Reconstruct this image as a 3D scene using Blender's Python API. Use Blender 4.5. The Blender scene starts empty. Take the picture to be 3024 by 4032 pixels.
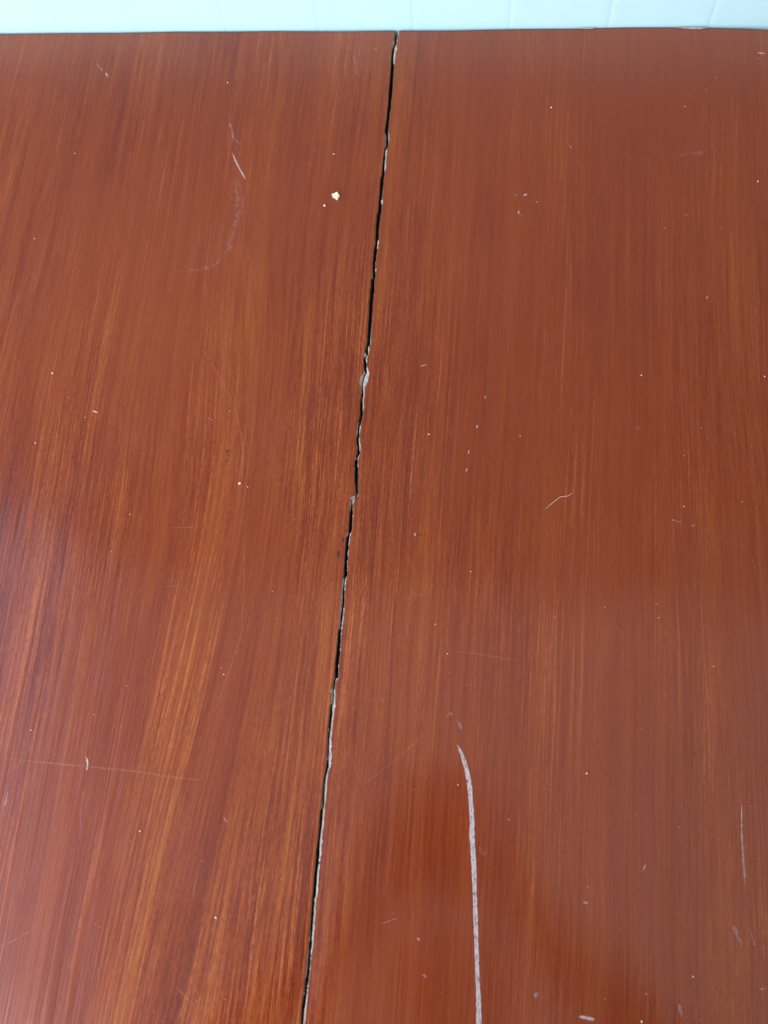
import bpy, bmesh, math, random
import numpy as np
from mathutils import Vector, Matrix

random.seed(7); rng = np.random.default_rng(11)
S = bpy.context.scene
C = S.collection

# ------------------------------------------------------------------ camera
# photo is 3024x4032; f = 3050 px; plumb point of the lens falls at pixel (1740, 3130)
TZ = 0.75                      # table top height
CH = 0.50                      # lens height above the table top
F = 3050.0
RW = np.array([[0.9945319939561885, -0.04897855667674514, 0.09223455959341151],
               [0.07745882750237673, 0.9383368599612916, -0.33693332764797934],
               [-0.07004457894430348, 0.3422353550173424, 0.9369998499128316]])
cam_d = bpy.data.cameras.new('camera'); cam = bpy.data.objects.new('camera', cam_d); C.objects.link(cam)
M = Matrix(RW.tolist()).to_4x4(); M.translation = (0, 0, TZ + CH)
cam.matrix_world = M
cam_d.sensor_fit = 'VERTICAL'; cam_d.sensor_height = 36; cam_d.sensor_width = 27
cam_d.lens = F / 4032 * 36
cam_d.clip_start = 0.004; cam_d.clip_end = 50
cam_d.dof.use_dof = True; cam_d.dof.focus_distance = 0.555; cam_d.dof.aperture_fstop = 9.0
S.camera = cam

# ------------------------------------------------------------------ light
world = bpy.data.worlds.new('World'); S.world = world; world.use_nodes = True
bg = world.node_tree.nodes['Background']
bg.inputs['Color'].default_value = (1.0, 0.92, 0.88, 1); bg.inputs['Strength'].default_value = 0.90

def area(name, loc, target, sx, sy, power, col):
    d = bpy.data.lights.new(name, 'AREA'); d.shape = 'RECTANGLE'; d.size = sx; d.size_y = sy
    d.energy = power; d.color = col
    o = bpy.data.objects.new(name, d); C.objects.link(o); o.location = loc
    o.rotation_euler = (Vector(target) - Vector(loc)).to_track_quat('-Z', 'Y').to_euler()
    return o
# tall window to the left of the table
area('window_light', (-2.5, -0.6, 3.0), (-0.1, 0.0, TZ), 3.6, 2.6, 50, (0.52, 0.64, 1.0))
# unseen key light, added to brighten the table's near end and the wall
area('added_key_light', (-1.10, -1.20, 1.82), (-0.25, 0.20, 0.78), 1.3, 1.3, 58, (0.97, 0.98, 1.0))

S.view_settings.view_transform = 'Standard'; S.view_settings.look = 'None'
S.view_settings.gamma = 1.0; S.view_settings.exposure = 0.0
S.view_settings.use_curve_mapping = False
S.render.engine = 'CYCLES'

# ------------------------------------------------------------------ helpers
def pix(px, py, z=0.0):
    """pixel of the photograph -> point on the plane z above the table top (table coordinates)"""
    d = RW @ np.array([px - 1512.0, -(py - 2016.0), -F]); t = (z - CH) / d[2]
    return np.array([d[0]*t, d[1]*t, z])

def obj(name, me, mats, parent=None, loc=(0, 0, 0)):
    o = bpy.data.objects.new(name, me); C.objects.link(o)
    if mats is not None:
        for m in (mats if isinstance(mats, (list, tuple)) else [mats]): me.materials.append(m)
    o.location = loc
    if parent: o.parent = parent
    return o
def empty(name, loc=(0, 0, 0)):
    o = bpy.data.objects.new(name, None); C.objects.link(o); o.location = loc; return o
def tag(o, label, cat, group=None):
    o['label'] = label; o['category'] = cat
    if group: o['group'] = group
    return o
def mesh(name, v, f, smooth=False, mi=None):
    me = bpy.data.meshes.new(name); me.from_pydata([tuple(map(float, p)) for p in v], [], f)
    if mi is not None: me.polygons.foreach_set('material_index', mi)
    if smooth: me.polygons.foreach_set('use_smooth', [True]*len(me.polygons))
    me.update(); return me
def bm_mesh(name, bm, smooth=False):
    me = bpy.data.meshes.new(name); bm.to_mesh(me); bm.free()
    if smooth: me.polygons.foreach_set('use_smooth', [True]*len(me.polygons))
    return me
def box_bm(sx, sy, sz, c=(0, 0, 0), bevel=0.0, seg=2):
    bm = bmesh.new(); bmesh.ops.create_cube(bm, size=1)
    for v in bm.verts: v.co = Vector((v.co.x*sx + c[0], v.co.y*sy + c[1], v.co.z*sz + c[2]))
    if bevel: bmesh.ops.bevel(bm, geom=bm.edges[:], offset=bevel, segments=seg, affect='EDGES', profile=0.5)
    return bm

class NT:
    """tiny node-graph builder"""
    def __init__(s, name):
        s.m = bpy.data.materials.new(name); s.m.use_nodes = True; s.t = s.m.node_tree
        s.b = s.t.nodes['Principled BSDF']; s.out = s.t.nodes['Material Output']
    def put(s, sock, v):
        if isinstance(v, bpy.types.NodeSocket): s.t.links.new(v, sock)
        elif isinstance(v, (tuple, list)) and len(v) == 3 and len(sock.default_value) == 4: sock.default_value = (*v, 1)
        else: sock.default_value = v
    def math(s, op, a, b=None, c=None, clamp=False):
        n = s.t.nodes.new('ShaderNodeMath'); n.operation = op; n.use_clamp = clamp
        for i, v in enumerate((a, b, c)):
            if v is not None: s.put(n.inputs[i], v)
        return n.outputs[0]
    def step(s, v, a, b):
        n = s.t.nodes.new('ShaderNodeMapRange'); n.interpolation_type = 'SMOOTHSTEP'
        s.put(n.inputs[0], v); n.inputs[1].default_value = a; n.inputs[2].default_value = b
        return n.outputs[0]
    def xyz(s, x, y, z=0.0):
        n = s.t.nodes.new('ShaderNodeCombineXYZ')
        for i, v in enumerate((x, y, z)): s.put(n.inputs[i], v)
        return n.outputs[0]
    def coords(s):
        n = s.t.nodes.new('ShaderNodeTexCoord'); p = s.t.nodes.new('ShaderNodeSeparateXYZ')
        s.t.links.new(n.outputs['Object'], p.inputs[0]); return n.outputs['Object'], p.outputs[0], p.outputs[1], p.outputs[2]
    def noise(s, vec, scale=1.0, detail=2.0, rough=0.5):
        n = s.t.nodes.new('ShaderNodeTexNoise'); s.put(n.inputs['Vector'], vec)
        n.inputs['Scale'].default_value = scale; n.inputs['Detail'].default_value = detail; n.inputs['Roughness'].default_value = rough
        return n.outputs[0]
    def ramp(s, v, stops):
        n = s.t.nodes.new('ShaderNodeValToRGB'); s.put(n.inputs[0], v); e = n.color_ramp.elements
        while len(e) < len(stops): e.new(0.5)
        for el, (p, c) in zip(e, stops): el.position = p; el.color = (*c, 1)
        return n.outputs[0]
    def mix(s, f, a, b, mode='MIX'):
        n = s.t.nodes.new('ShaderNodeMix'); n.data_type = 'RGBA'; n.blend_type = mode
        s.put(n.inputs[0], f); s.put(n.inputs[6], a); s.put(n.inputs[7], b); return n.outputs[2]
    def bump(s, h, strength, dist):
        n = s.t.nodes.new('ShaderNodeBump'); n.inputs['Strength'].default_value = strength; n.inputs['Distance'].default_value = dist
        s.put(n.inputs['Height'], h); s.put(s.b.inputs['Normal'], n.outputs[0])
    def set(s, **k):
        for a, v in k.items(): s.put(s.b.inputs[a.replace('_', ' ')], v)
        return s.m

def plain(name, col, rough=0.5, var=0.15, scale=60, spec=0.5):
    n = NT(name); o, *_ = n.coords(); f = n.noise(o, scale, 4, 0.6)
    c = n.mix(f, tuple(c*(1-var) for c in col), tuple(min(1, c*(1+var)) for c in col))
    n.bump(f, 0.15, 0.001)
    n.b.inputs['Specular IOR Level'].default_value = spec
    return n.set(Base_Color=c, Roughness=rough)

# ------------------------------------------------------------------ materials
BANDS = [(-.45,.5),(-.33,.5),(-.30,.42),(-.275,.62),(-.254,.60),(-.249,.36),(-.242,.38),(-.238,.50),(-.215,.42),(-.193,.38),(-.189,.64),(-.155,.60),(-.150,.36),(-.130,.38),
         (-.126,.60),(-.095,.64),(-.06,.66),(-.045,.46),(-.02,.5),(.0,.42),(.02,.54),(.027,.62),(.035,.46),(.055,.58),(.07,.5),(.10,.40),(.14,.42),(.16,.60),(.20,.58),(.35,.5)]
def lacquer_wood():
    n = NT('stained_wood'); o, x, y, z = n.coords()
    m = n.math
    # slow wander of the brush strokes, plus the lean they have towards either end of the table
    w1 = m('MULTIPLY', m('SUBTRACT', n.noise(n.xyz(m('MULTIPLY', x, 3.6), m('MULTIPLY', y, 2.4), 3.1), 1, 0.5), 0.5), 0.020)
    w2 = m('MULTIPLY', m('SUBTRACT', n.noise(n.xyz(m('MULTIPLY', x, 26), m('MULTIPLY', y, 9), 8.3), 1, 1.5), 0.5), 0.0030)
    leanr = m('MULTIPLY', m('MULTIPLY', y, n.step(x, -0.07, 0.12)), -0.035)
    leanl = m('MULTIPLY', m('MULTIPLY', y, m('SUBTRACT', 1.0, n.step(x, -0.25, -0.10))), 0.05)
    g_ = m('DIVIDE', m('ADD', x, 0.162), 0.042)
    leanc = m('MULTIPLY', m('MULTIPLY', m('SUBTRACT', y, 0.08), m('EXPONENT', m('MULTIPLY', m('MULTIPLY', g_, g_), -1.0))), m('MULTIPLY', n.step(m('MULTIPLY', y, -1.0), -0.42, -0.12), -0.085))
    u = m('ADD', m('ADD', x, w1), m('ADD', w2, m('ADD', leanr, m('ADD', leanl, leanc))))
    def lay(su, sv, seed, det=2.0, rough=0.55):
        return n.noise(n.xyz(m('MULTIPLY', u, su), m('MULTIPLY', y, sv), seed), 1, det, rough)
    band = n.ramp(m('DIVIDE', m('ADD', u, 0.45), 0.8), [((a + 0.45)/0.8, (b, b, b)) for a, b in BANDS])
    bw_ = n.t.nodes.new('ShaderNodeRGBToBW'); n.t.links.new(band, bw_.inputs[0]); band = bw_.outputs[0]
    n0 = n.noise(n.xyz(m('MULTIPLY', x, 6.0), m('MULTIPLY', y, 5.0), 17.0), 1, 2.0)      # large blotches
    n1 = lay(36, 1.3, 1.7, 2.5)
    n2 = lay(150, 3.6, 4.2, 2.5)
    n3 = lay(460, 9.0, 9.1, 2.5, 0.6)
    n4 = lay(1000, 34.0, 2.9, 2.0, 0.6)
    fine = lay(1100, 240, 6.6, 3.0, 0.75)
    v = m('ADD', m('ADD', m('MULTIPLY', n1, 0.22), m('MULTIPLY', n2, 0.24)), m('ADD', m('MULTIPLY', n3, 0.29), m('MULTIPLY', n4, 0.21)))
    v = m('ADD', v, m('ADD', m('MULTIPLY', m('SUBTRACT', n0, 0.5), 0.16), m('MULTIPLY', m('SUBTRACT', fine, 0.5), 0.26)))
    v = m('ADD', v, m('MULTIPLY', m('SUBTRACT', band, 0.5), 0.20))
    # the strokes are bold in places and nearly flat in others
    amp = m('ADD', 0.50, m('MULTIPLY', n.step(m('ADD', n.noise(n.xyz(m('MULTIPLY', x, 7), m('MULTIPLY', y, 4), 41.0), 1, 1.5), m('MULTIPLY', m('SUBTRACT', band, 0.5), 0.5)), 0.36, 0.66), 0.75))
    calm = m('MULTIPLY', m('SUBTRACT', 1.0, m('MULTIPLY', n.step(x, -0.055, -0.02), 0.38)), m('SUBTRACT', 1.0, m('MULTIPLY', n.step(y, 0.22, 0.46), 0.42)))
    amp = m('MULTIPLY', amp, calm)
    v = m('ADD', 0.50, m('MULTIPLY', m('SUBTRACT', v, 0.49), amp))
    col = n.ramp(v, [(0.36, (0.104, 0.0146, 0.0063)), (0.44, (0.154, 0.0239, 0.0079)), (0.50, (0.201, 0.0365, 0.0098)),
                     (0.57, (0.242, 0.0551, 0.0118)), (0.70, (0.317, 0.1020, 0.0171))])
    # sparse pale orange brush streaks, broken up along their length
    msk = n.step(m('ADD', m('MULTIPLY', n.noise(n.xyz(m('MULTIPLY', u, 22), m('MULTIPLY', y, 3.0), 31.0), 1, 1.5), 0.6), m('MULTIPLY', band, 0.4)), 0.45, 0.60)
    st = m('MULTIPLY', n.step(lay(700, 7.0, 13.0, 2.0, 0.6), 0.53, 0.68), msk)
    st2 = m('MULTIPLY', n.step(lay(1000, 26.0, 19.0, 1.5, 0.6), 0.58, 0.76), 0.6)
    sall = m('MAXIMUM', st, m('MULTIPLY', st2, m('ADD', msk, 0.34)))
    sall = m('MULTIPLY', m('MULTIPLY', sall, calm), m('ADD', 0.24, m('MULTIPLY', n.step(fine, 0.38, 0.58), 0.54)), clamp=True)
    col = n.mix(sall, col, (0.44, 0.128, 0.036))
    # dark thin strokes
    dk = m('MULTIPLY', n.step(lay(320, 5.0, 23.0, 2.0), 0.60, 0.78), m('MULTIPLY', calm, 0.34))
    col = n.mix(dk, col, (0.10, 0.013, 0.012))
    rgh = m('ADD', 0.11, m('MULTIPLY', m('ADD', m('MULTIPLY', n2, 0.5), m('MULTIPLY', n3, 0.5)), 0.09))
    # the far end has lost its polish; elsewhere dull, rubbed patches
    dull = m('ADD', m('MULTIPLY', n.step(y, 0.12, 0.46), 0.36), m('MULTIPLY', n.step(n.noise(n.xyz(m('MULTIPLY', x, 9), m('MULTIPLY', y, 7), 77.0), 1, 3.0, 0.6), 0.50, 0.72), 0.10))
    rgh = m('ADD', rgh, dull)
    rip = m('MULTIPLY', n.noise(n.xyz(m('MULTIPLY', x, 20), m('MULTIPLY', y, 9), 51.0), 1, 2.0), 3.0)
    hgt = m('ADD', rip, m('ADD', m('ADD', m('MULTIPLY', n3, 0.45), m('MULTIPLY', n2, 0.9)), m('MULTIPLY', n4, 0.15)))
    n.bump(hgt, 0.24, 0.0010)
    return n.set(Base_Color=col, Roughness=rgh, IOR=1.53)

def raw_wood():
    n = NT('pale_bare_wood'); o, x, y, z = n.coords(); m = n.math
    f = n.noise(n.xyz(m('MULTIPLY', x, 900), m('MULTIPLY', y, 240), m('MULTIPLY', z, 300)), 1, 4, 0.65)
    g = n.noise(n.xyz(m('MULTIPLY', x, 200), m('MULTIPLY', y, 60), 4), 1, 2)
    c = n.ramp(m('ADD', m('MULTIPLY', f, 0.6), m('MULTIPLY', g, 0.4)), [(0.32, (0.10, 0.09, 0.07)), (0.46, (0.30, 0.30, 0.27)), (0.64, (0.50, 0.53, 0.52))])
    n.bump(f, 0.5, 0.0008)
    return n.set(Base_Color=c, Roughness=0.75)

def inner_wood():
    n = NT('weathered_crack_wood'); o, x, y, z = n.coords(); m = n.math
    f = n.noise(n.xyz(m('MULTIPLY', x, 300), m('MULTIPLY', y, 120), m('MULTIPLY', z, 500)), 1, 4, 0.65)
    c = n.ramp(f, [(0.3, (0.035, 0.028, 0.02)), (0.7, (0.16, 0.13, 0.09))])
    n.bump(f, 0.5, 0.0008)
    return n.set(Base_Color=c, Roughness=0.9)

def mark(name, col, lo, hi, amt, scale=(900, 250), rough=0.5):
    """scuffed lacquer: broken, partly see-through film"""
    n = NT(name); o, x, y, z = n.coords(); m = n.math
    f = n.noise(n.xyz(m('MULTIPLY', x, scale[0]), m('MULTIPLY', y, scale[1]), 2.0), 1, 3, 0.65)
    uv = n.t.nodes.new('ShaderNodeAttribute'); uv.attribute_name = 'cover'
    a = m('MULTIPLY', m('MULTIPLY', n.step(f, lo, hi), amt), uv.outputs['Fac'], clamp=True)
    c = n.mix(f, tuple(q*0.75 for q in col), tuple(min(1, q*1.2) for q in col))
    n.bump(f, 0.4, 0.0004)
    return n.set(Base_Color=c, Roughness=rough, Alpha=a)

def wall_paint():
    n = NT('pale_blue_wall_paint'); o, x, y, z = n.coords(); m = n.math
    f = n.noise(n.xyz(m('MULTIPLY', x, 40), m('MULTIPLY', y, 40), m('MULTIPLY', z, 6)), 1, 4, 0.6)
    c = n.mix(f, (0.50, 0.82, 0.92), (0.54, 0.84, 0.93))
    n.bump(f, 0.1, 0.001)
    return n.set(Base_Color=c, Roughness=0.45)

WOOD, RAW, INNER, WALL = lacquer_wood(), raw_wood(), inner_wood(), wall_paint()
SCUFF = mark('scraped_lacquer', (0.50, 0.46, 0.49), 0.32, 0.50, 0.95, (1300, 300), 0.6)
FAINT = mark('fine_scratch', (0.55, 0.33, 0.24), 0.30, 0.62, 0.22)
GHOST = mark('ghostly_scuff', (0.50, 0.42, 0.48), 0.36, 0.74, 0.17, (300, 160))
SMEAR = mark('milky_scuff', (0.50, 0.42, 0.46), 0.36, 0.72, 0.50, (500, 220))
BRIGHT = mark('white_scratch', (0.70, 0.64, 0.66), 0.25, 0.55, 0.62)
STAIN = mark('dark_stain', (0.035, 0.022, 0.016), 0.38, 0.66, 0.75, (420, 300))
GREY = mark('grey_fleck', (0.40, 0.42, 0.44), 0.25, 0.5, 0.9)
CRUMB = plain('cream_crumb', (0.74, 0.70, 0.52), 0.7, 0.08, 900)
DUST = plain('pale_dust', (0.52, 0.38, 0.30), 0.8, 0.3, 900)
EDGE = plain('dark_back_edge', (0.012, 0.010, 0.013), 0.8, 0.3, 200)  # near-black colour along the rounded back edge
FLOORM = plain('dark_floor', (0.10, 0.075, 0.055), 0.6, 0.25, 14)

# ------------------------------------------------------------------ setting: floor, wall
me = bm_mesh('floor', box_bm(3.2, 3.2, 0.04, (-0.1, -0.75, -0.02)))
fl = obj('floor', me, FLOORM); fl['kind'] = 'structure'

YE = 0.6345                     # back edge of the table
YW = YE + 0.004                 # face of the wall
PITCH = 0.0849; X0 = -0.0589    # groove spacing and one groove's place
wall = obj('wall', bm_mesh('wall', box_bm(2.5, 0.03, 0.794, (0, YW + 0.030, 0.397))), WALL); wall['kind'] = 'structure'
bw = PITCH - 0.00002
hw = bw/2; pf = [(-hw, 0.007), (-hw, -0.0066), (-hw + 0.0010, -0.00675), (-hw + 0.0028, -0.00695), (-hw + 0.0042, -0.007),
                (hw - 0.0042, -0.007), (hw - 0.0028, -0.00695), (hw - 0.0010, -0.00675), (hw, -0.0066), (hw, 0.007)]
k = len(pf)
bme = mesh('board', [(x, y, z) for z in (-0.397, 0.397) for x, y in pf], [(i, (i+1) % k, k + (i+1) % k, k + i) for i in range(k)] + [tuple(range(k, 2*k)), tuple(range(k-1, -1, -1))])
bme.materials.append(WALL)
up_ = obj('added_upper_wall', bm_mesh('added_upper_wall', box_bm(2.5, 0.03, 2.0, (0, YW + 0.034, 1.795))), plain('dim_blocker', (0.24, 0.22, 0.18), 0.8, 0.08, 20), wall)  # unseen wall, added to dim light and reflections at the table's far end
for i in range(-12, 14):
    b = bpy.data.objects.new('board', bme); C.objects.link(b); b.parent = wall
    b.location = (X0 + (i + 0.5)*PITCH, YW + 0.007, 0.397)

# ------------------------------------------------------------------ table
table = empty('table', (0, 0, 0))
tag(table, 'red-brown stained wooden table with a long open crack across its top', 'table')
YF = -0.235                     # front edge
XL, XR = -0.60, 0.42
TH = 0.024

# crack, read row by row: y, left lacquer edge, gap left, gap right, right lacquer edge (photo pixels)
CR = """129 1553 1555.5 1568 1571.6;144 1553 1555 1566 1568.5;164 1547 1553.4 1561 1565.5;180 1545 1550 1556 1563;198 1542 1544.5 1551 1561;228 1540 1542.5 1548.6 1557.5
259 1538 1540 1551 1554;304 1535.5 1537.4 1547 1550;360 1530.5 1532.3 1543.5 1545;416 1526.5 1528.4 1538.8 1540.5;472 1521 1522.8 1531 1534.6
514 1514.5 1516.3 1527.5 1531;524 1514.5 1521 1528 1534;550 1515 1522.8 1529 1535;579 1513.5 1521.5 1524 1530;585 1513 1515 1517.7 1526;627 1508.3 1510 1515.5 1523.4
663 1505.3 1507 1512.7 1520.5;686 1503 1505 1513.5 1515.5;700 1498 1499.6 1510.4 1512.6;754 1494 1496 1504.3 1509;790 1491 1492.7 1500.7 1507.9;832 1489 1490.5 1501.7 1503.5
845 1483 1485 1497 1499;899 1479.5 1481.5 1491.6 1494;940 1478 1479.7 1490 1492.5;946 1478 1479.7 1486 1494;982 1472.6 1474.6 1485 1488;1033 1467 1470 1476.4 1480.8;1083 1465.6 1470 1478 1483
1090 1461 1468 1476 1481;1098 1461 1463.4 1472.8 1475.5;1134 1459 1461.6 1472.8 1476.4;1181 1454 1456 1468 1470.5;1242 1451.5 1453.7 1464.5 1467;1311 1447 1449 1461.6 1464
1356 1443 1446.4 1459 1461;1362 1441.7 1445.7 1449 1456;1376 1437.5 1440 1449 1454.7;1396 1432 1444 1448 1452;1404 1431 1437 1441 1449;1410 1431 1433 1440 1446.4;1441 1432 1435.6 1442.8 1445.7
1465 1433.6 1439.5 1444.6 1453.5;1484 1419 1430 1433.6 1451.7;1506 1414.5 1426.4 1430 1446;1524 1420 1426.4 1429.3 1437;1550 1421 1426.4 1431 1436.5;1571 1419 1422 1426.4 1434.7;1589 1416.5 1418.5 1429 1433.6
1633 1416.5 1418.5 1428 1430.4;1647 1413 1417 1424 1426.8;1680 1404.7 1411 1415.6 1420;1734 1401 1404.7 1412 1416.7;1756 1403 1408 1414.5 1420;1781 1404.7 1408 1417.4 1421.7;1803 1397.5 1403.6 1408 1413.8
1813 1396.5 1398.6 1408 1412;1860 1395.5 1397.5 1409.4 1412.7;1893 1396.6 1398.6 1411 1414;1929 1399 1402 1410 1413;1951 1397 1404.7 1408 1410.5;1957 1386 1398 1404 1410;1965 1379 1385 1388.5 1398;1987 1377 1383.8 1387 1390.5
2023 1374.7 1377.6 1388.5 1392;2077 1372 1374.7 1385.6 1388;2090 1370 1373.5 1382.6 1385;2103 1364.5 1371.7 1377 1383;2116 1362.5 1364.5 1374.6 1377.5;2163 1358 1360 1371 1374;2217 1355 1357 1367.4 1370.5
2264 1352.5 1354.7 1367 1369;2274 1349 1355.5 1361 1367;2282 1348 1356 1359 1364.5;2311 1344.6 1352 1355.5 1360;2336 1341.7 1350 1355.5 1359;2380 1340 1349.3 1353.6 1357;2427 1337.4 1342.8 1349.3 1355.5;2470 1332.7 1340 1342.8 1348
2484 1331.5 1333.8 1342.8 1346;2524 1327 1329.4 1340 1344;2578 1322.5 1324.7 1337.4 1340;2615 1319 1321 1332 1335;2665 1317.5 1320 1332 1334.5;2673 1315 1318.6 1322 1333;2687 1310 1315 1318 1320.5;2723 1302 1312 1315 1321
2766 1303 1308.5 1312 1321.5;2781 1300 1302 1309 1320;2817 1296 1299 1308 1313.4;2860 1291 1295.7 1302.6 1309;2911 1287.4 1292.8 1297 1305.5;2943 1287 1292 1295.7 1304.7;2990 1284.5 1290 1293.5 1304.7;3016 1282 1285.6 1294.6 1303.7
3041 1278 1281 1287.4 1294;3074 1273 1276.5 1280 1288.5;3106 1269.3 1274 1279 1286.7;3142 1265.7 1271 1276.5 1283.8;3175 1264 1269.3 1274.7 1278.5;3193 1260 1262 1271 1278;3251 1255.5 1258.5 1268 1274;3276 1252 1256.6 1262.8 1271
3309 1250 1253 1260 1268.6;3341 1245 1248 1258.5 1267.5;3395 1241 1244 1254.8 1261;3432 1237 1240 1249.3 1256;3482 1232 1235.4 1246 1252.6;3525 1229.5 1232.7 1243.3 1250;3545 1227 1230.4 1237.7 1246;3591 1223.5 1226.8 1235.4 1242.7
3647 1220 1223.5 1231 1238.7;3677 1217 1222 1228.8 1235.4;3724 1213 1217.8 1226.8 1232.7;3763 1208 1214.5 1222.8 1226;3813 1204 1211 1218.8 1221.5;3863 1198.5 1204.6 1212.9 1215.5;3912 1193.5 1200.6 1207 1210.5;3939 1190 1193 1204.6 1208
3988 1185 1188 1198 1204.6;4032 1182 1187 1193 1201;4150 1173 1177 1184 1190;4400 1152 1155 1162 1168;4600 1136 1139 1146 1151"""
CR = np.array([[float(q) for q in r.split()] for r in CR.replace('\n', ';').split(';')])
def jag(n, amp, corr):
    a = rng.normal(0, 1, n); k = np.exp(-0.5*(np.arange(-3*corr, 3*corr+1)/corr)**2) if corr > 0 else np.ones(1)
    a = np.convolve(a, k/np.sqrt((k**2).sum()), 'same')[:n]; return a*amp
# dense rows
py = [CR[0, 0]]
while py[-1] < 4590: py.append(py[-1] + 4.0)
py = np.array(py)
cols = [np.interp(py, CR[:, 0], CR[:, k]) for k in range(1, 5)]
nr = len(py)
cols[0] += jag(nr, 0.55, 1) ; cols[3] += jag(nr, 0.7, 1)
cols[1] += jag(nr, 0.5, 1); cols[2] += jag(nr, 0.6, 1)
wid = np.interp(py, [129, 200, 1300, 1500, 2700, 3000], [0, 1.2, 1.2, 0.5, 0.5, 0.2]); cols[1] = cols[1] - wid; cols[2] = cols[2] + wid
lw_ = cols[1] - cols[0]; rw_ = cols[3] - cols[2]
cols[0] = cols[1] - lw_*np.where(lw_ < 9, 0.80, 1); cols[3] = cols[2] + rw_*np.where(rw_ < 10, 0.78, 1)
cols[0] = np.minimum(cols[0], cols[1] - 0.8); cols[3] = np.maximum(cols[3], cols[2] + 0.8)
cols[2] = np.maximum(cols[2], cols[1] + 2.0)
ZC = -0.0016                                 # depth of the chipped lip
def line(k, z): return np.array([pix(a, b, z) for a, b in zip(cols[k], py)])
LLAC, LGAP, RGAP, RLAC = line(0, 0), line(1, ZC), line(2, ZC), line(3, 0)
YEDGE = LLAC[0, 1]

def back_wave(xs):        # slight unevenness of the sawn back edge
    return 0.0004*np.sin(xs*23 + 1.0) + 0.0003*np.sin(xs*61) + 0.0014*np.exp(-((xs-0.16)/0.07)**2) - 0.0008*np.exp(-((xs+0.02)/0.08)**2) - 0.0060*np.clip((xs-0.17)/0.09, 0, 1)**2

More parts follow.
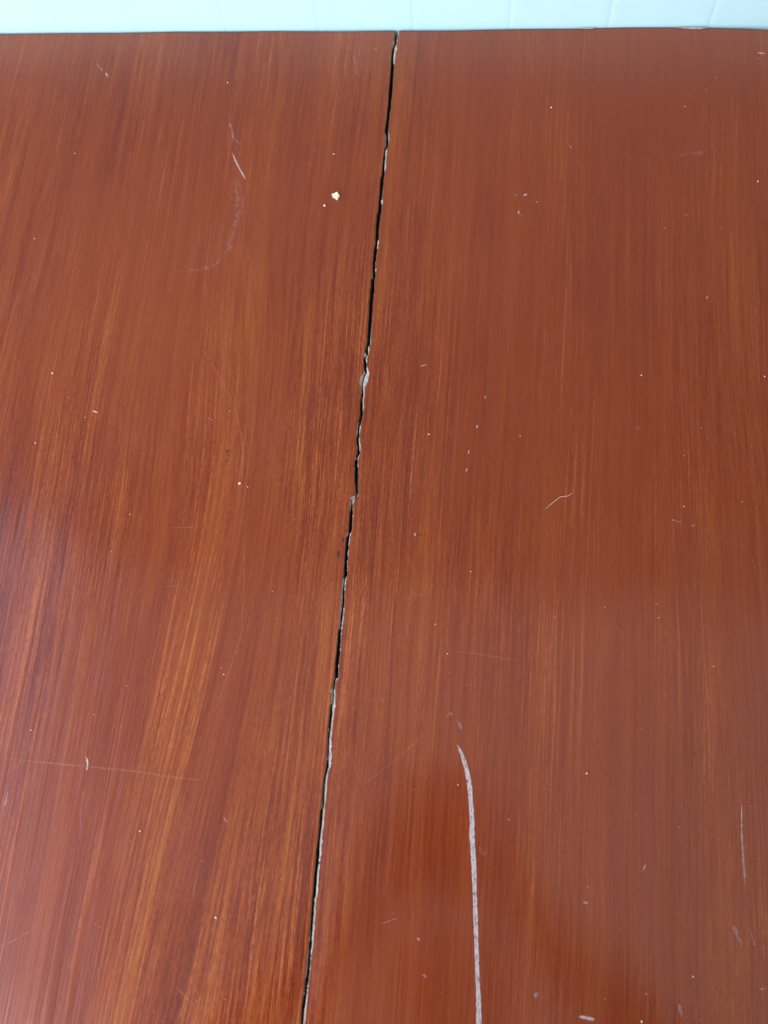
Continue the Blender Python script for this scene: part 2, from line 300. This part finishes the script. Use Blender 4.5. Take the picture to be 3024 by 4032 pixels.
def make_board(side, lac, gap, xo, lipw):
    """top skin + chipped lip + crack face + outer faces + underside"""
    offs = np.array([0, .5, 1, 1.8, 2.8, 4, 5.5, 7.5, 10, 12, 13.5, 15, 18, 24, 34, 50, 75, 110, 150])*1e-3
    yy = lac[:, 1].copy()
    keep = yy > YF + 0.004
    lac2, gap2 = lac[keep], gap[keep]
    n = len(lac2)
    V = []; Fc = []; MI = []
    # roll-off towards the crack
    def prof(d, yv):
        if side > 0:
            s = 0.085*np.clip((0.135 - yv)/0.12, 0, 1); w = 0.0125*np.clip((0.15-yv)/0.10, 0.15, 1)
        else:
            s = 0.06; w = 0.0045
        t = np.clip(1 - d/w, 0, None)
        return -s*w*np.where(t > 0.25, t - 0.125, t*t*2)*(d < w)
    tot = abs(xo - lac2[:, 0])
    rows = []; edg = jag(n, 0.9, 5)
    for i in range(n):
        x0 = lac2[i, 0]; yv = lac2[i, 1]
        dd = np.concatenate([offs, np.linspace(0.150, tot[i], 8)[1:]])
        zz = prof(dd, yv)
        # round the back and front edges over
        for e in (yv - YF,):
            if e < 0.004: zz = zz - 0.004*(1 - np.sqrt(max(0, 1 - (1 - e/0.004)**2)))
        xs = x0 + side*dd
        rows.append(np.stack([xs, np.full_like(xs, yv), zz], 1))
    m = rows[0].shape[0]
    # fit first rows to the wavy back edge: slide the first 6 rows
    base = rows[0][:, 1].copy()
    target = YE + back_wave(rows[0][:, 0])
    lim = rows[8][:, 1]
    for i in range(8):
        t = (rows[i][:, 1] - lim)/(base - lim)
        rows[i][:, 1] = lim + t*(target - lim)
    # rounded back arris: three extra rows behind the first
    R0 = 0.0024
    back = []
    for a in (90, 60, 30):
        q = rows[0].copy(); q[:, 1] += R0*math.cos(math.radians(a)) ; q[:, 2] += -R0 + R0*math.sin(math.radians(a))
        back.append(q)
    q = rows[0].copy(); q[:, 1] += R0; q[:, 2] = -TH; last = q
    q2 = rows[0].copy(); q2[:, 1] += R0; q2[:, 2] -= R0
    allrows = [last, q2, back[2], back[1]] + rows
    bottom_front = rows[-1].copy(); bottom_front[:, 1] = YF - 0.0005; bottom_front[:, 2] = -0.005
    bf2 = bottom_front.copy(); bf2[:, 2] = -TH
    allrows += [bottom_front, bf2]
    for r in allrows: V.extend(r.tolist())
    def quad(a, b, c, d, mi):
        Fc.append((a, b, c, d) if side > 0 else (d, c, b, a)); MI.append(mi)
    N = len(allrows)
    chips = [(2215, 2350), (2690, 2800)] if side > 0 else [(995, 1030)]
    for i in range(N-1):
        for j in range(m-1):
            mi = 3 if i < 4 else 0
            if i in (1, 2, 3, 4) and side > 0:
                xm = allrows[i][j, 0]
                pass
            quad(i*m + j, (i+1)*m + j, (i+1)*m + j + 1, i*m + j + 1, mi)
    # underside
    quad((N-1)*m, 0, m-1, N*m - 1, 2)
    # crack side: lip and face rings along all rows
    gapfull = []
    for i, r in enumerate(allrows):
        k = min(max(i-4, 0), n-1)
        g = gap2[k].copy(); g[0] += r[0, 0] - lac2[k, 0]; g[1] = r[0, 1]
        gapfull.append(g)
    o1 = len(V)
    lip = []
    for i, g in enumerate(gapfull):
        z = ZC if 3 < i < N-2 else min(allrows[i][0, 2] - 0.0002, ZC) if i not in (0, N-1) else -TH
        lip.append((g[0], g[1], z)); 
    V.extend(lip)
    o2 = len(V)
    V.extend([(g[0] - side*0.0002, g[1], -0.008) for g in gapfull])
    o3 = len(V)
    V.extend([(g[0] + side*0.0004, g[1], -TH) for g in gapfull])
    for i in range(N-1):
        a, b = i*m, (i+1)*m
        k = min(max(i-4, 0), n-1); lw = lipw[k]
        quad(a, o1+i, o1+i+1, b, (1 if lw > 3.9 + edg[k] else 2) if side < 0 else (1 if lw > (1.0 if k < 30 else 3.4 if k < 300 else 2.7) + edg[k] else 2))
        quad(o1+i, o2+i, o2+i+1, o1+i+1, 2)
        quad(o2+i, o3+i, o3+i+1, o2+i+1, 2)
    # outer side
    o4 = len(V)
    V.extend([(r[-1, 0], r[-1, 1], -TH) for r in allrows])
    for i in range(N-1):
        quad((i+1)*m + m-1, o4+i+1, o4+i, i*m + m-1, 0)
    me = mesh('board', V, Fc, False, MI)
    sm = [mi == 0 for mi in MI]; me.polygons.foreach_set('use_smooth', sm)
    return me

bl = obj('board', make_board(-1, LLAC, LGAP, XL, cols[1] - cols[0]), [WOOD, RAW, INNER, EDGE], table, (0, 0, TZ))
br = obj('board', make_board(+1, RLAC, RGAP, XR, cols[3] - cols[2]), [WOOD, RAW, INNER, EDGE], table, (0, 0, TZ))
bl['label'] = 'tabletop board on the plain side of the crack, without the long pale gouge'
br['label'] = 'tabletop board carrying the long pale gouge'

# apron and legs
cx = (XL + XR)/2; cy = (YE + YF)/2
AP = plain('stained_frame_wood', (0.20, 0.032, 0.018), 0.35, 0.25, 30)
for sx, sy, c in ((XR-XL-0.16, 0.02, (cx, YF+0.06, TZ-TH-0.046)), (XR-XL-0.16, 0.02, (cx, YE-0.06, TZ-TH-0.046)),
                  (0.02, YE-YF-0.16, (XL+0.06, cy, TZ-TH-0.046)), (0.02, YE-YF-0.16, (XR-0.06, cy, TZ-TH-0.046))):
    obj('apron', bm_mesh('apron', box_bm(sx, sy, 0.09, (0, 0, 0), 0.002)), AP, table, c)
bm = box_bm(0.055, 0.055, TZ-TH-0.001, (0, 0, (TZ-TH-0.001)/2), 0.003)
for v in bm.verts:
    if v.co.z < 0.1: v.co.x *= 0.65; v.co.y *= 0.65
lm = bm_mesh('leg', bm); lm.materials.append(AP)
for x in (XL+0.06, XR-0.06):
    for y in (YF+0.06, YE-0.06):
        l = bpy.data.objects.new('leg', lm); C.objects.link(l); l.parent = table; l.location = (x, y, 0)

# ------------------------------------------------------------------ marks on the lacquer
def ribbon(parent, pts, mat, name='scratch', taper=True, z=0.00012, burr=0.0, label=None, wob=0.12):
    """pts: (px, py, width_px); a thin scored film lying on the lacquer"""
    P = np.array(pts, float)
    seg = np.r_[0, np.cumsum(np.hypot(np.diff(P[:, 0]), np.diff(P[:, 1])))]
    n = max(6, int(seg[-1]/6)); t = np.linspace(0, seg[-1], n)
    if len(P) > 2:   # smooth the path a little
        tt = np.linspace(0, seg[-1], n)
        xs = np.interp(tt, seg, P[:, 0]); ys = np.interp(tt, seg, P[:, 1])
        k = max(1, n//(len(P)*3)); ker = np.ones(2*k+1)/(2*k+1)
        pad = lambda a: np.convolve(np.r_[2*a[0]-a[k:0:-1], a, 2*a[-1]-a[-2:-k-2:-1]], ker, 'valid')
        if n > 2*k+3: xs, ys = pad(xs), pad(ys)
    else:
        xs = np.interp(t, seg, P[:, 0]); ys = np.interp(t, seg, P[:, 1])
    w = np.interp(t, seg, P[:, 2])*(1 + jag(n, wob, 2))
    if taper:
        e = np.minimum(np.arange(n), np.arange(n)[::-1])/max(2, n*0.18); w = w*np.clip(0.25 + 0.75*e, 0, 1)
    pos = np.array([pix(a, b)[:2] for a, b in zip(xs, ys)])
    sc = np.array([np.linalg.norm(pix(a+1, b)-pix(a, b)) for a, b in zip(xs, ys)])
    d = np.gradient(pos, axis=0); d /= np.linalg.norm(d, axis=1)[:, None]
    nrm = np.stack([-d[:, 1], d[:, 0]], 1)
    V = []; cov = []; Fc = []
    prof = [(-.5, 0, 0), (-.32, burr, 1), (-.1, burr*.25, 1), (.15, 0, 1), (.36, burr*.3, 1), (.5, 0, 0)] if burr else [(-.5, 0, 0), (-.2, 0, 1), (.2, 0, 1), (.5, 0, 0)]
    m = len(prof)
    for i in range(n):
        wi = w[i]*sc[i]
        endf = min(1, min(i, n-1-i)/max(1, n*0.12)) if taper else 1
        for a, hz, cv in prof:
            q = pos[i] + nrm[i]*a*wi*1.05
            V.append((q[0], q[1], z + hz*(1 + 0.5*rng.normal()))); cov.append(cv*endf if not burr else max(cv*1.0, 0.4))
    for i in range(n-1):
        for j in range(m-1):
            Fc.append((i*m+j, i*m+j+1, (i+1)*m+j+1, (i+1)*m+j))
    me = mesh(name, V, Fc, True)
    at = me.attributes.new('cover', 'FLOAT', 'POINT'); at.data.foreach_set('value', np.array(cov, dtype=np.float32))
    o = obj(name, me, mat, parent)
    if label: o['label'] = label
    return o

G = np.array([(2934, 1799, 1804), (2958, 1807, 1822), (2993, 1816.6, 1837), (3039, 1829, 1850.5), (3080, 1835.6, 1860), (3120, 1839.7, 1864), (3161, 1842, 1866), (3202, 1845, 1870),
              (3251, 1846, 1872.5), (3297, 1846, 1872), (3396, 1853, 1878), (3540, 1859.7, 1881), (3685, 1864, 1885.7), (3830, 1869, 1890.8), (3938, 1872.7, 1896), (4032, 1872, 1900), (4200, 1876, 1903)])
ribbon(br, [((a+b)/2, y, (b-a)*0.74) for y, a, b in G], SCUFF, 'gouge', False, 0.00010, 0.00035, 'long pale scraped gouge in the lacquer', 0.07)
thin = [  # (points, material, on the left board?)
 ([(901, 474, 9), (916, 522, 10), (922, 564, 8)], SMEAR), ([(926, 546, 9), (949, 578, 9)], SMEAR), ([(912, 598, 7), (934, 648, 9), (970, 712, 7)], BRIGHT),
 ([(925, 660, 26), (945, 800, 44), (932, 870, 34), (912, 950, 32), (890, 1005, 24), (844, 1046, 22), (790, 1063, 13), (655, 1070, 6)], GHOST),
 ([(416, 285, 8), (426, 307, 9)], BRIGHT), ([(380, 250, 10), (410, 285, 10)], SMEAR),
 ([(765, 1335, 4), (830, 1425, 4), (880, 1515, 4), (925, 1600, 4), (945, 1680, 4), (955, 1760, 4), (956, 1850, 4), (951, 1940, 4)], FAINT),
 ([(960, 2080, 4), (962, 2300, 4), (950, 2500, 4), (915, 2610, 5), (880, 2700, 5), (830, 2860, 4)], FAINT),
 ([(-20, 2983, 7), (200, 3005, 7), (340, 3018, 7), (560, 3040, 7), (680, 3060, 6), (890, 3082, 6)], FAINT),
 ([(670, 2079, 4), (785, 2075, 4)], FAINT), ([(359, 1616, 8), (388, 1626, 8)], BRIGHT), ([(258, 1560, 7), (280, 1571, 7)], SMEAR),
 ([(110, 1738, 3), (250, 1712, 4)], FAINT), ([(815, 1643, 5), (840, 1657, 6)], SMEAR),
 ([(8, 3225, 9), (22, 3160, 9), (38, 3095, 7)], SMEAR), ([(338, 2976, 8), (347, 3008, 9), (340, 3038, 6)], BRIGHT),
 ([(-10, 3732, 5), (75, 3692, 6), (150, 3645, 4)], FAINT), ([(690, 3880, 5), (770, 3968, 5)], FAINT), ([(880, 3215, 14), (895, 3240, 14)], SMEAR),
 ([(330, 3100, 9), (322, 3180, 10), (312, 3330, 9)], GHOST), ([(650, 2294, 4), (675, 2285, 4)], FAINT),
 ([(645, 2312, 4), (700, 2305, 4)], FAINT), ([(1395, 210, 6), (1402, 300, 7)], SMEAR), ([(1470, 190, 8), (1490, 200, 8)], SMEAR),
]
for p, mt in thin: ribbon(bl, p, mt)
thinr = [
 ([(1410, 3103, 4), (1560, 2990, 4), (1680, 2884, 5)], FAINT), ([(1492, 3640, 5), (1566, 3614, 6)], SMEAR),
 ([(1760, 2562, 4), (1850, 2570, 4), (2055, 2603, 4)], FAINT), ([(2916, 3232, 10), (2925, 3340, 12), (2935, 3492, 12)], SMEAR), ([(2920, 3150, 5), (2920, 3300, 6), (2934, 3490, 7)], BRIGHT),
 ([(1760, 2822, 18), (1782, 2806, 18)], SMEAR), ([(1793, 2828, 12), (1812, 2850, 13), (1818, 2878, 11)], SMEAR), ([(1888, 3332, 18), (1910, 3372, 18)], SMEAR),
 ([(2098, 3912, 24), (2120, 3926, 26), (2148, 3934, 12)], SMEAR), ([(2277, 4001, 14), (2345, 4016, 12)], BRIGHT), ([(2290, 3552, 12), (2318, 3556, 12)], SMEAR),
 ([(2885, 3640, 18), (2922, 3728, 18)], SMEAR), ([(2950, 3650, 14), (2972, 3728, 14)], SMEAR), ([(2672, 3950, 18), (2686, 4008, 18)], SMEAR), ([(2525, 3440, 8), (2545, 3400, 8)], SMEAR),
 ([(2985, 3896, 9), (3024, 3890, 9)], SMEAR), ([(2978, 207, 8), (3014, 212, 9)], BRIGHT), ([(2976, 228, 7), (3012, 238, 8)], SMEAR), ([(2950, 200, 5), (2990, 190, 5)], FAINT),
 ([(2784, 343, 6), (2778, 356, 6), (2783, 368, 6)], SMEAR), ([(2022, 771, 9), (2046, 768, 9)], SMEAR), ([(2058, 771, 9), (2078, 764, 9)], BRIGHT), ([(2041, 828, 8), (2042, 846, 8)], BRIGHT),
 ([(1652, 1443, 4), (1686, 1435, 4)], GREY), ([(1908, 1574, 6), (1913, 1556, 6)], GREY), ([(1877, 1688, 6), (1880, 1672, 6)], GREY), ([(1842, 1790, 6), (1849, 1770, 6)], GREY), ([(1834, 1860, 5), (1840, 1842, 5)], GREY),
 ([(1633, 2098, 8), (1635, 2112, 8)], GREY), ([(2660, 612, 24), (2790, 598, 24)], GHOST), ([(2640, 2045, 6), (2690, 2060, 8)], SMEAR), ([(2720, 2072, 12), (2740, 2068, 12)], SMEAR),
 ([(2826, 895, 8), (2852, 900, 9)], SMEAR), ([(2690, 845, 10), (2715, 850, 10)], SMEAR), ([(2612, 892, 6), (2622, 902, 6)], SMEAR), ([(2780, 1178, 6), (2786, 1166, 7)], BRIGHT),
 ([(2235, 565, 8), (2255, 590, 8)], SMEAR), ([(2960, 2195, 8), (2975, 2250, 8)], FAINT), ([(1640, 3690, 12), (1655, 3705, 12)], SMEAR), ([(2500, 1690, 12), (2520, 1680, 12)], FAINT),
 ([(2430, 2460, 8), (2436, 2490, 8)], FAINT), ([(1500, 2740, 5), (1512, 2770, 5)], SMEAR), ([(1660, 3835, 12), (1685, 3850, 10)], SMEAR),
]
for p, mt in thinr: ribbon(br, p, mt)
for p in ([(890, 1770, 22), (905, 1798, 26)], [(892, 1805, 16), (896, 1832, 14)], [(1352, 2070, 16), (1360, 2098, 16)], [(1352, 2112, 14), (1346, 2142, 14)], [(1336, 2160, 18), (1330, 2200, 14)]):
    ribbon(bl, p, STAIN, 'stain')
for p in ([(1466, 2220, 12), (1478, 2242, 12)], [(1632, 2110, 6), (1680, 2104, 7)]): ribbon(br, p, STAIN, 'stain')

for p in ([(2282, 114, 3), (2310, 113, 6), (2348, 111, 4)], [(2660, 110, 3), (2700, 111, 6), (2735, 112, 9), (2765, 112, 10), (2790, 109, 5)]):
    ribbon(br, p, RAW, 'chip', True, 0.00035, 0.0004, 'pale chip along the back edge', 0.25)

# ------------------------------------------------------------------ loose bits on the table
def lump(rx, ry, rz, seed, outline=None):
    r = np.random.default_rng(seed); bm = bmesh.new()
    if outline:
        lo = [bm.verts.new((x*0.94, y*0.94, 0)) for x, y in outline]; hi = [bm.verts.new((x, y, rz*0.75)) for x, y in outline]
        tp = [bm.verts.new((x*0.7, y*0.7, rz*(1+0.2*r.normal()))) for x, y in outline]
        k = len(outline)
        for a, b in ((lo, hi), (hi, tp)):
            for i in range(k): bm.faces.new((a[i], a[(i+1) % k], b[(i+1) % k], b[i]))
        bm.faces.new(tp); bm.faces.new(lo[::-1])
    else:
        bmesh.ops.create_icosphere(bm, subdivisions=1, radius=1)
        for v in bm.verts:
            q = 1 + 0.22*r.normal(); v.co = Vector((v.co.x*rx*q, v.co.y*ry*q, max(0, (v.co.z*0.5+0.5))*rz*2*(0.9 if v.co.z > 0 else 1)))
        zmin = min(v.co.z for v in bm.verts)
        for v in bm.verts: v.co.z -= zmin
    return bm_mesh('crumb', bm)
def on_table(px, py, dz=0.0):
    p = pix(px, py); return (p[0], p[1], TZ + dz)
sc = 0.000215
outl = [(-15, 3.5), (-13, -1), (-7, -5.5), (-3, -6), (2, -10), (9, -14), (12, -8), (16, 0), (12, 6), (7, 10), (1, 10.5), (-8, 7)]
big = obj('crumb', lump(0, 0, 0.0022, 3, [(x*sc, y*sc*1.25) for x, y in outl]), CRUMB, None, on_table(1322, 775))
tag(big, 'largest cream bean-shaped crumb, lying between the curved scuff and the crack', 'crumb', 'crumbs on the tabletop')
c2 = obj('crumb', lump(0.0013, 0.0009, 0.0007, 5), CRUMB, None, on_table(1278, 812)); c2.rotation_euler.z = -0.7
tag(c2, 'small oval white crumb beside the largest cream crumb', 'crumb', 'crumbs on the tabletop')
c3 = obj('crumb', lump(0.00105, 0.001, 0.0010, 8), CRUMB, None, on_table(945, 1906))
tag(c3, 'square white crumb below the dark stain, with a tinier one beside it', 'crumb', 'crumbs on the tabletop')
c4 = obj('crumb', lump(0.0005, 0.0004, 0.0004, 9), CRUMB, None, on_table(976, 1918))
tag(c4, 'tiny white crumb beside the square white crumb under the dark stain', 'crumb', 'crumbs on the tabletop')
OWN = {(850, 3612): 'stout round white crumb standing alone beyond the long faint straight scratch',
       (2170, 425): 'bright round white speck alone between the wall side edge and the double scuff mark',
       (2983, 715): 'white speck near the table end, past the two short parallel scuffs at the corner',
       (1804, 3090): 'pinpoint white speck right beside the head of the pale gouge',
       (882, 2655): 'white speck touching the lower end of the thin curved scratch',
       (124, 2875): 'white speck at the outer end of the long faint straight scratch',
       (1762, 2574): 'pinpoint white speck at the start of a fine straight scratch on the gouged board',
       (208, 1471): 'dull white speck next to a pair of short white scratches',
       (897, 327): 'white speck between the curved scuff and the edge along the wall',
       (2692, 1995): 'white speck past the wavy hair, beside a faint grey smudge'}
for k, (px, py, s) in enumerate([(850, 3612, 6.5), (2170, 425, 5), (2983, 715, 4.5), (296, 606, 3.6), (137, 940, 3.4), (208, 1471, 5.5), (882, 2655, 4.2), (124, 2875, 4.4), (552, 3272, 4.5), (897, 327, 4),
      (2692, 1995, 3.6), (3010, 1483, 5), (2310, 3045, 4.5), (1804, 3090, 2.8), (2728, 3845, 4.5), (2526, 4022, 6), (1688, 1710, 3.2), (2525, 1478, 4), (2696, 420, 2.8), (1762, 2574, 3.2), (140, 1745, 3), (512, 2026, 3.2), (2048, 1716, 3)]):
    f = np.linalg.norm(pix(px+1, py)-pix(px, py))
    o = obj('crumb', lump(s*f*rng.uniform(.55, .95), s*f*rng.uniform(.5, .85), s*f*0.55, 40+k), CRUMB, None, on_table(px, py)); o.rotation_euler.z = rng.uniform(0, 6)
    tag(o, 'isolated speck-sized white crumb on the bare red lacquer, away from stain and crack', 'crumb', 'lone specks on the tabletop')
    if (px, py) in OWN: o['label'] = OWN[(px, py)]
# hair
hp = [pix(a, b) for a, b in ((2149, 2004), (2170, 1985), (2192, 1968), (2203, 1958), (2216, 1956), (2232, 1955), (2242, 1950), (2253, 1943))]
cu = bpy.data.curves.new('hair', 'CURVE'); cu.dimensions = '3D'; cu.bevel_depth = 0.00021; cu.bevel_resolution = 1; cu.resolution_u = 4
sp = cu.splines.new('NURBS'); sp.points.add(len(hp)-1); sp.use_endpoint_u = True; sp.order_u = 3
for i, (q, p) in enumerate(zip(sp.points, hp)):
    q.co = (p[0], p[1], 0.0003 + 0.0003*math.sin(i*1.1)**2, 1); q.radius = 0.55 if i in (0, len(hp)-1) else 1
tmp = bpy.data.objects.new('t', cu); C.objects.link(tmp)
hm = bpy.data.meshes.new_from_object(tmp.evaluated_get(bpy.context.evaluated_depsgraph_get())); bpy.data.objects.remove(tmp)
hm.materials.clear()
h = obj('fibre', hm, plain('pale_fibre', (0.60, 0.45, 0.40), 0.5, 0.1, 900), None, (0, 0, TZ))
tag(h, 'pale wavy hair or thread lying on the red lacquer', 'fibre')
# fine dust, uncountable
V = []; Fc = []
for k in range(320):
    px, py = rng.uniform(-100, 3124), rng.uniform(170, 4100)
    e = np.interp(py, CR[:, 0], CR[:, 2])
    if abs(px - e) < 30: continue
    p = pix(px, py); s = 0.00014*rng.lognormal(0, 0.45); a = rng.uniform(0, 6.28); el = rng.uniform(0.8, 2.2)
    b0 = len(V)
    for q in range(5):
        t = a + q*6.283/5; V.append((p[0] + s*math.cos(t)*el, p[1] + s*math.sin(t), 0.00002))
    V.append((p[0], p[1], s*1.1))
    for q in range(5): Fc.append((b0+q, b0+(q+1) % 5, b0+5))
du = obj('dust', mesh('dust', V, Fc), DUST, None, (0, 0, TZ)); du['kind'] = 'stuff'
tag(du, 'fine pale dust specks scattered over the red lacquer', 'dust')

# ------------------------------------------------------------------ the photographer, mirrored darkly in the lacquer
right, cup, back = Vector(RW[:, 0]), Vector(RW[:, 1]), Vector(RW[:, 2])
lens = Vector((0, 0, TZ + CH))
PC = lens - cup*0.041 + back*0.0075                     # phone centre
def ph(x, y, z): return PC + right*x + cup*y + back*z
PM = Matrix(((right.x, cup.x, back.x, PC.x), (right.y, cup.y, back.y, PC.y), (right.z, cup.z, back.z, PC.z), (0, 0, 0, 1)))
phone = empty('smartphone'); phone.matrix_world = PM
tag(phone, 'black phone held in two hands above the tabletop', 'phone')
bm = box_bm(0.072, 0.150, 0.008, (0, 0, 0))
bmesh.ops.bevel(bm, geom=[e for e in bm.edges if abs(e.verts[0].co.z - e.verts[1].co.z) > 0.001], offset=0.009, segments=5, affect='EDGES')
bmesh.ops.bevel(bm, geom=[e for e in bm.edges if abs(e.verts[0].co.z - e.verts[1].co.z) < 1e-6], offset=0.0018, segments=2, affect='EDGES')
BLK = plain('black_phone_case', (0.015, 0.015, 0.017), 0.3, 0.1, 50)
obj('case', bm_mesh('case', bm), BLK, phone)
obj('screen', bm_mesh('screen', box_bm(0.066, 0.140, 0.0006, (0, 0, 0.0043), 0.0002)), plain('phone_glass', (0.02, 0.02, 0.022), 0.05, 0.1, 10), phone)
bm = bmesh.new(); bmesh.ops.create_cone(bm, cap_ends=True, segments=24, radius1=0.0065, radius2=0.0065, depth=0.001)
bmesh.ops.translate(bm, verts=bm.verts, vec=(0, 0.041, -0.0046)); obj('lens_ring', bm_mesh('lens_ring', bm), plain('lens_ring_metal', (0.05, 0.05, 0.055), 0.25, 0.1, 40), phone)

VV = []; EE = []; RR = []
def add(p, r, frm=None):
    VV.append(Vector(p)); RR.append(r if isinstance(r, tuple) else (r, r))
    if frm is not None: EE.append((frm, len(VV)-1))
    return len(VV)-1
pel = add((0.01, -0.44, 0.92), (0.155, 0.115))
waist = add((0.01, -0.43, 1.06), (0.135, 0.10), pel)
chest = add((0.01, -0.40, 1.22), (0.155, 0.105), waist)
clav = add((0.01, -0.365, 1.345), (0.10, 0.07), chest)
neck = add((0.01, -0.325, 1.41), 0.052, clav)
jaw = add((0.01, -0.275, 1.455), (0.060, 0.062), neck)
skull = add((0.01, -0.255, 1.53), (0.078, 0.088), jaw)
crown = add((0.01, -0.265, 1.60), (0.062, 0.068), skull)
for s in (-1, 1):
    hip = add((0.01 + s*0.095, -0.44, 0.84), 0.088, pel)
    knee = add((0.01 + s*0.11, -0.425, 0.48), 0.058, hip)
    ank = add((0.01 + s*0.115, -0.45, 0.09), 0.040, knee)
    heel = add((0.01 + s*0.117, -0.44, 0.045), 0.042, ank)
    add((0.01 + s*0.13, -0.28, 0.032), 0.030, heel)
    sh = add((0.01 + s*0.175, -0.385, 1.335), 0.062, clav)
    el = add((0.01 + s*(0.27 if s > 0 else 0.245), -0.285 if s > 0 else -0.32, 1.105), 0.046, sh)
    wr0 = ph(s*0.088, -0.085, -0.004)
    mid = (VV[el]*0.45 + wr0*0.55)
    fo = add(mid, 0.038, el)
    wr = add(wr0, (0.026, 0.021), fo)
    pa = add(ph(s*0.066, -0.048, -0.004), (0.024, 0.016), wr)
    kn = add(ph(s*0.060, -0.018, -0.005), (0.022, 0.015), pa)
    for i, (y0, tip) in enumerate(((0.016, 0.030), (0.002, 0.022), (-0.016, 0.022), (-0.034, 0.028))):
        a = add(ph(s*0.056, y0 - 0.002, -0.012), 0.0088, kn if i < 2 else pa)
        b = add(ph(s*0.044, y0 + 0.004, -0.0185), 0.0082, a)
        add(ph(s*tip, y0 + 0.006, -0.0150), 0.0070, b)
    a = add(ph(s*0.056, -0.045, 0.012), 0.0105, pa)
    b = add(ph(s*0.044, -0.028, 0.0165), 0.0095, a)
    add(ph(s*0.028, -0.012, 0.0145), 0.0080, b)
me = bpy.data.meshes.new('person'); me.from_pydata([tuple(v) for v in VV], EE, [])
tmp = bpy.data.objects.new('t', me); C.objects.link(tmp)
sk = tmp.modifiers.new('Skin', 'SKIN'); sk.use_smooth_shade = True
for i, r in enumerate(RR): me.skin_vertices[0].data[i].radius = r
me.skin_vertices[0].data[0].use_root = True
sb = tmp.modifiers.new('Sub', 'SUBSURF'); sb.levels = 2; sb.render_levels = 2
body = bpy.data.meshes.new_from_object(tmp.evaluated_get(bpy.context.evaluated_depsgraph_get())); bpy.data.objects.remove(tmp)
body.materials.clear()
SKIN = plain('skin', (0.42, 0.25, 0.18), 0.55, 0.08, 120); SWEAT = plain('dark_sweater', (0.018, 0.020, 0.028), 0.9, 0.3, 500)
JEAN = plain('dark_trousers', (0.022, 0.028, 0.05), 0.9, 0.25, 500); SHOE = plain('black_shoes', (0.02, 0.02, 0.02), 0.5, 0.2, 80)
for p in body.polygons:
    c = p.center; q = PM.inverted() @ c
    if c.z < 0.085: p.material_index = 3
    elif c.z < 0.93 and abs(c.x) < 0.24 and c.y < -0.2: p.material_index = 2
    elif c.z > 1.405 and c.y < -0.15 and abs(c.x) < 0.14: p.material_index = 0
    elif abs(q.x) < 0.105 and q.y > -0.078 and abs(q.z) < 0.05: p.material_index = 0
    else: p.material_index = 1
    p.use_smooth = True
# nose and chin pulled out of the face
for v in body.vertices:
    d = v.co - Vector((0.01, -0.165, 1.505)); f = math.exp(-(d.x/0.012)**2 - (d.z/0.018)**2)
    if v.co.y > -0.23 and v.co.z > 1.42 and abs(v.co.x) < 0.1: v.co.y += 0.020*f
person = obj('person', body, [SKIN, SWEAT, JEAN, SHOE])
tag(person, 'person in dark sweater bending over the table with a phone in both hands', 'person')
bm = bmesh.new(); bmesh.ops.create_icosphere(bm, subdivisions=4, radius=1)
for v in bm.verts:
    n_ = v.co.copy(); k = 1 + 0.03*math.sin(n_.x*40 + n_.z*7)
    v.co = Vector((0.01 + n_.x*0.090*k, -0.275 + n_.y*0.098*k, 1.555 + n_.z*0.088*k))
bmesh.ops.delete(bm, geom=[v for v in bm.verts if v.co.y > -0.215 and v.co.z < 1.585 or v.co.z < 1.475], context='VERTS')
obj('hair', bm_mesh('hair', bm, True), plain('dark_hair', (0.02, 0.014, 0.010), 0.5, 0.3, 300), person)
for s in (-1, 1):
    bm = bmesh.new(); bmesh.ops.create_uvsphere(bm, u_segments=12, v_segments=8, radius=1)
    for v in bm.verts: v.co = Vector((0.01 + s*0.033 + v.co.x*0.012, -0.175 + v.co.y*0.010, 1.535 + v.co.z*0.010))
    obj('eye', bm_mesh('eye', bm, True), plain('eye_white', (0.6, 0.6, 0.58), 0.2, 0.05, 30), person)
    bm = bmesh.new(); bmesh.ops.create_uvsphere(bm, u_segments=12, v_segments=8, radius=1)
    for v in bm.verts: v.co = Vector((0.01 + s*0.083 + v.co.x*0.010, -0.262 + v.co.y*0.018, 1.515 + v.co.z*0.030))
    obj('ear', bm_mesh('ear', bm, True), SKIN, person)
bm = bmesh.new(); bmesh.ops.create_uvsphere(bm, u_segments=12, v_segments=8, radius=1)
for v in bm.verts: v.co = Vector((0.01 + v.co.x*0.024, -0.187 + v.co.y*0.012, 1.462 + v.co.z*0.007))
obj('mouth', bm_mesh('mouth', bm, True), plain('lips', (0.36, 0.13, 0.11), 0.4, 0.1, 80), person)
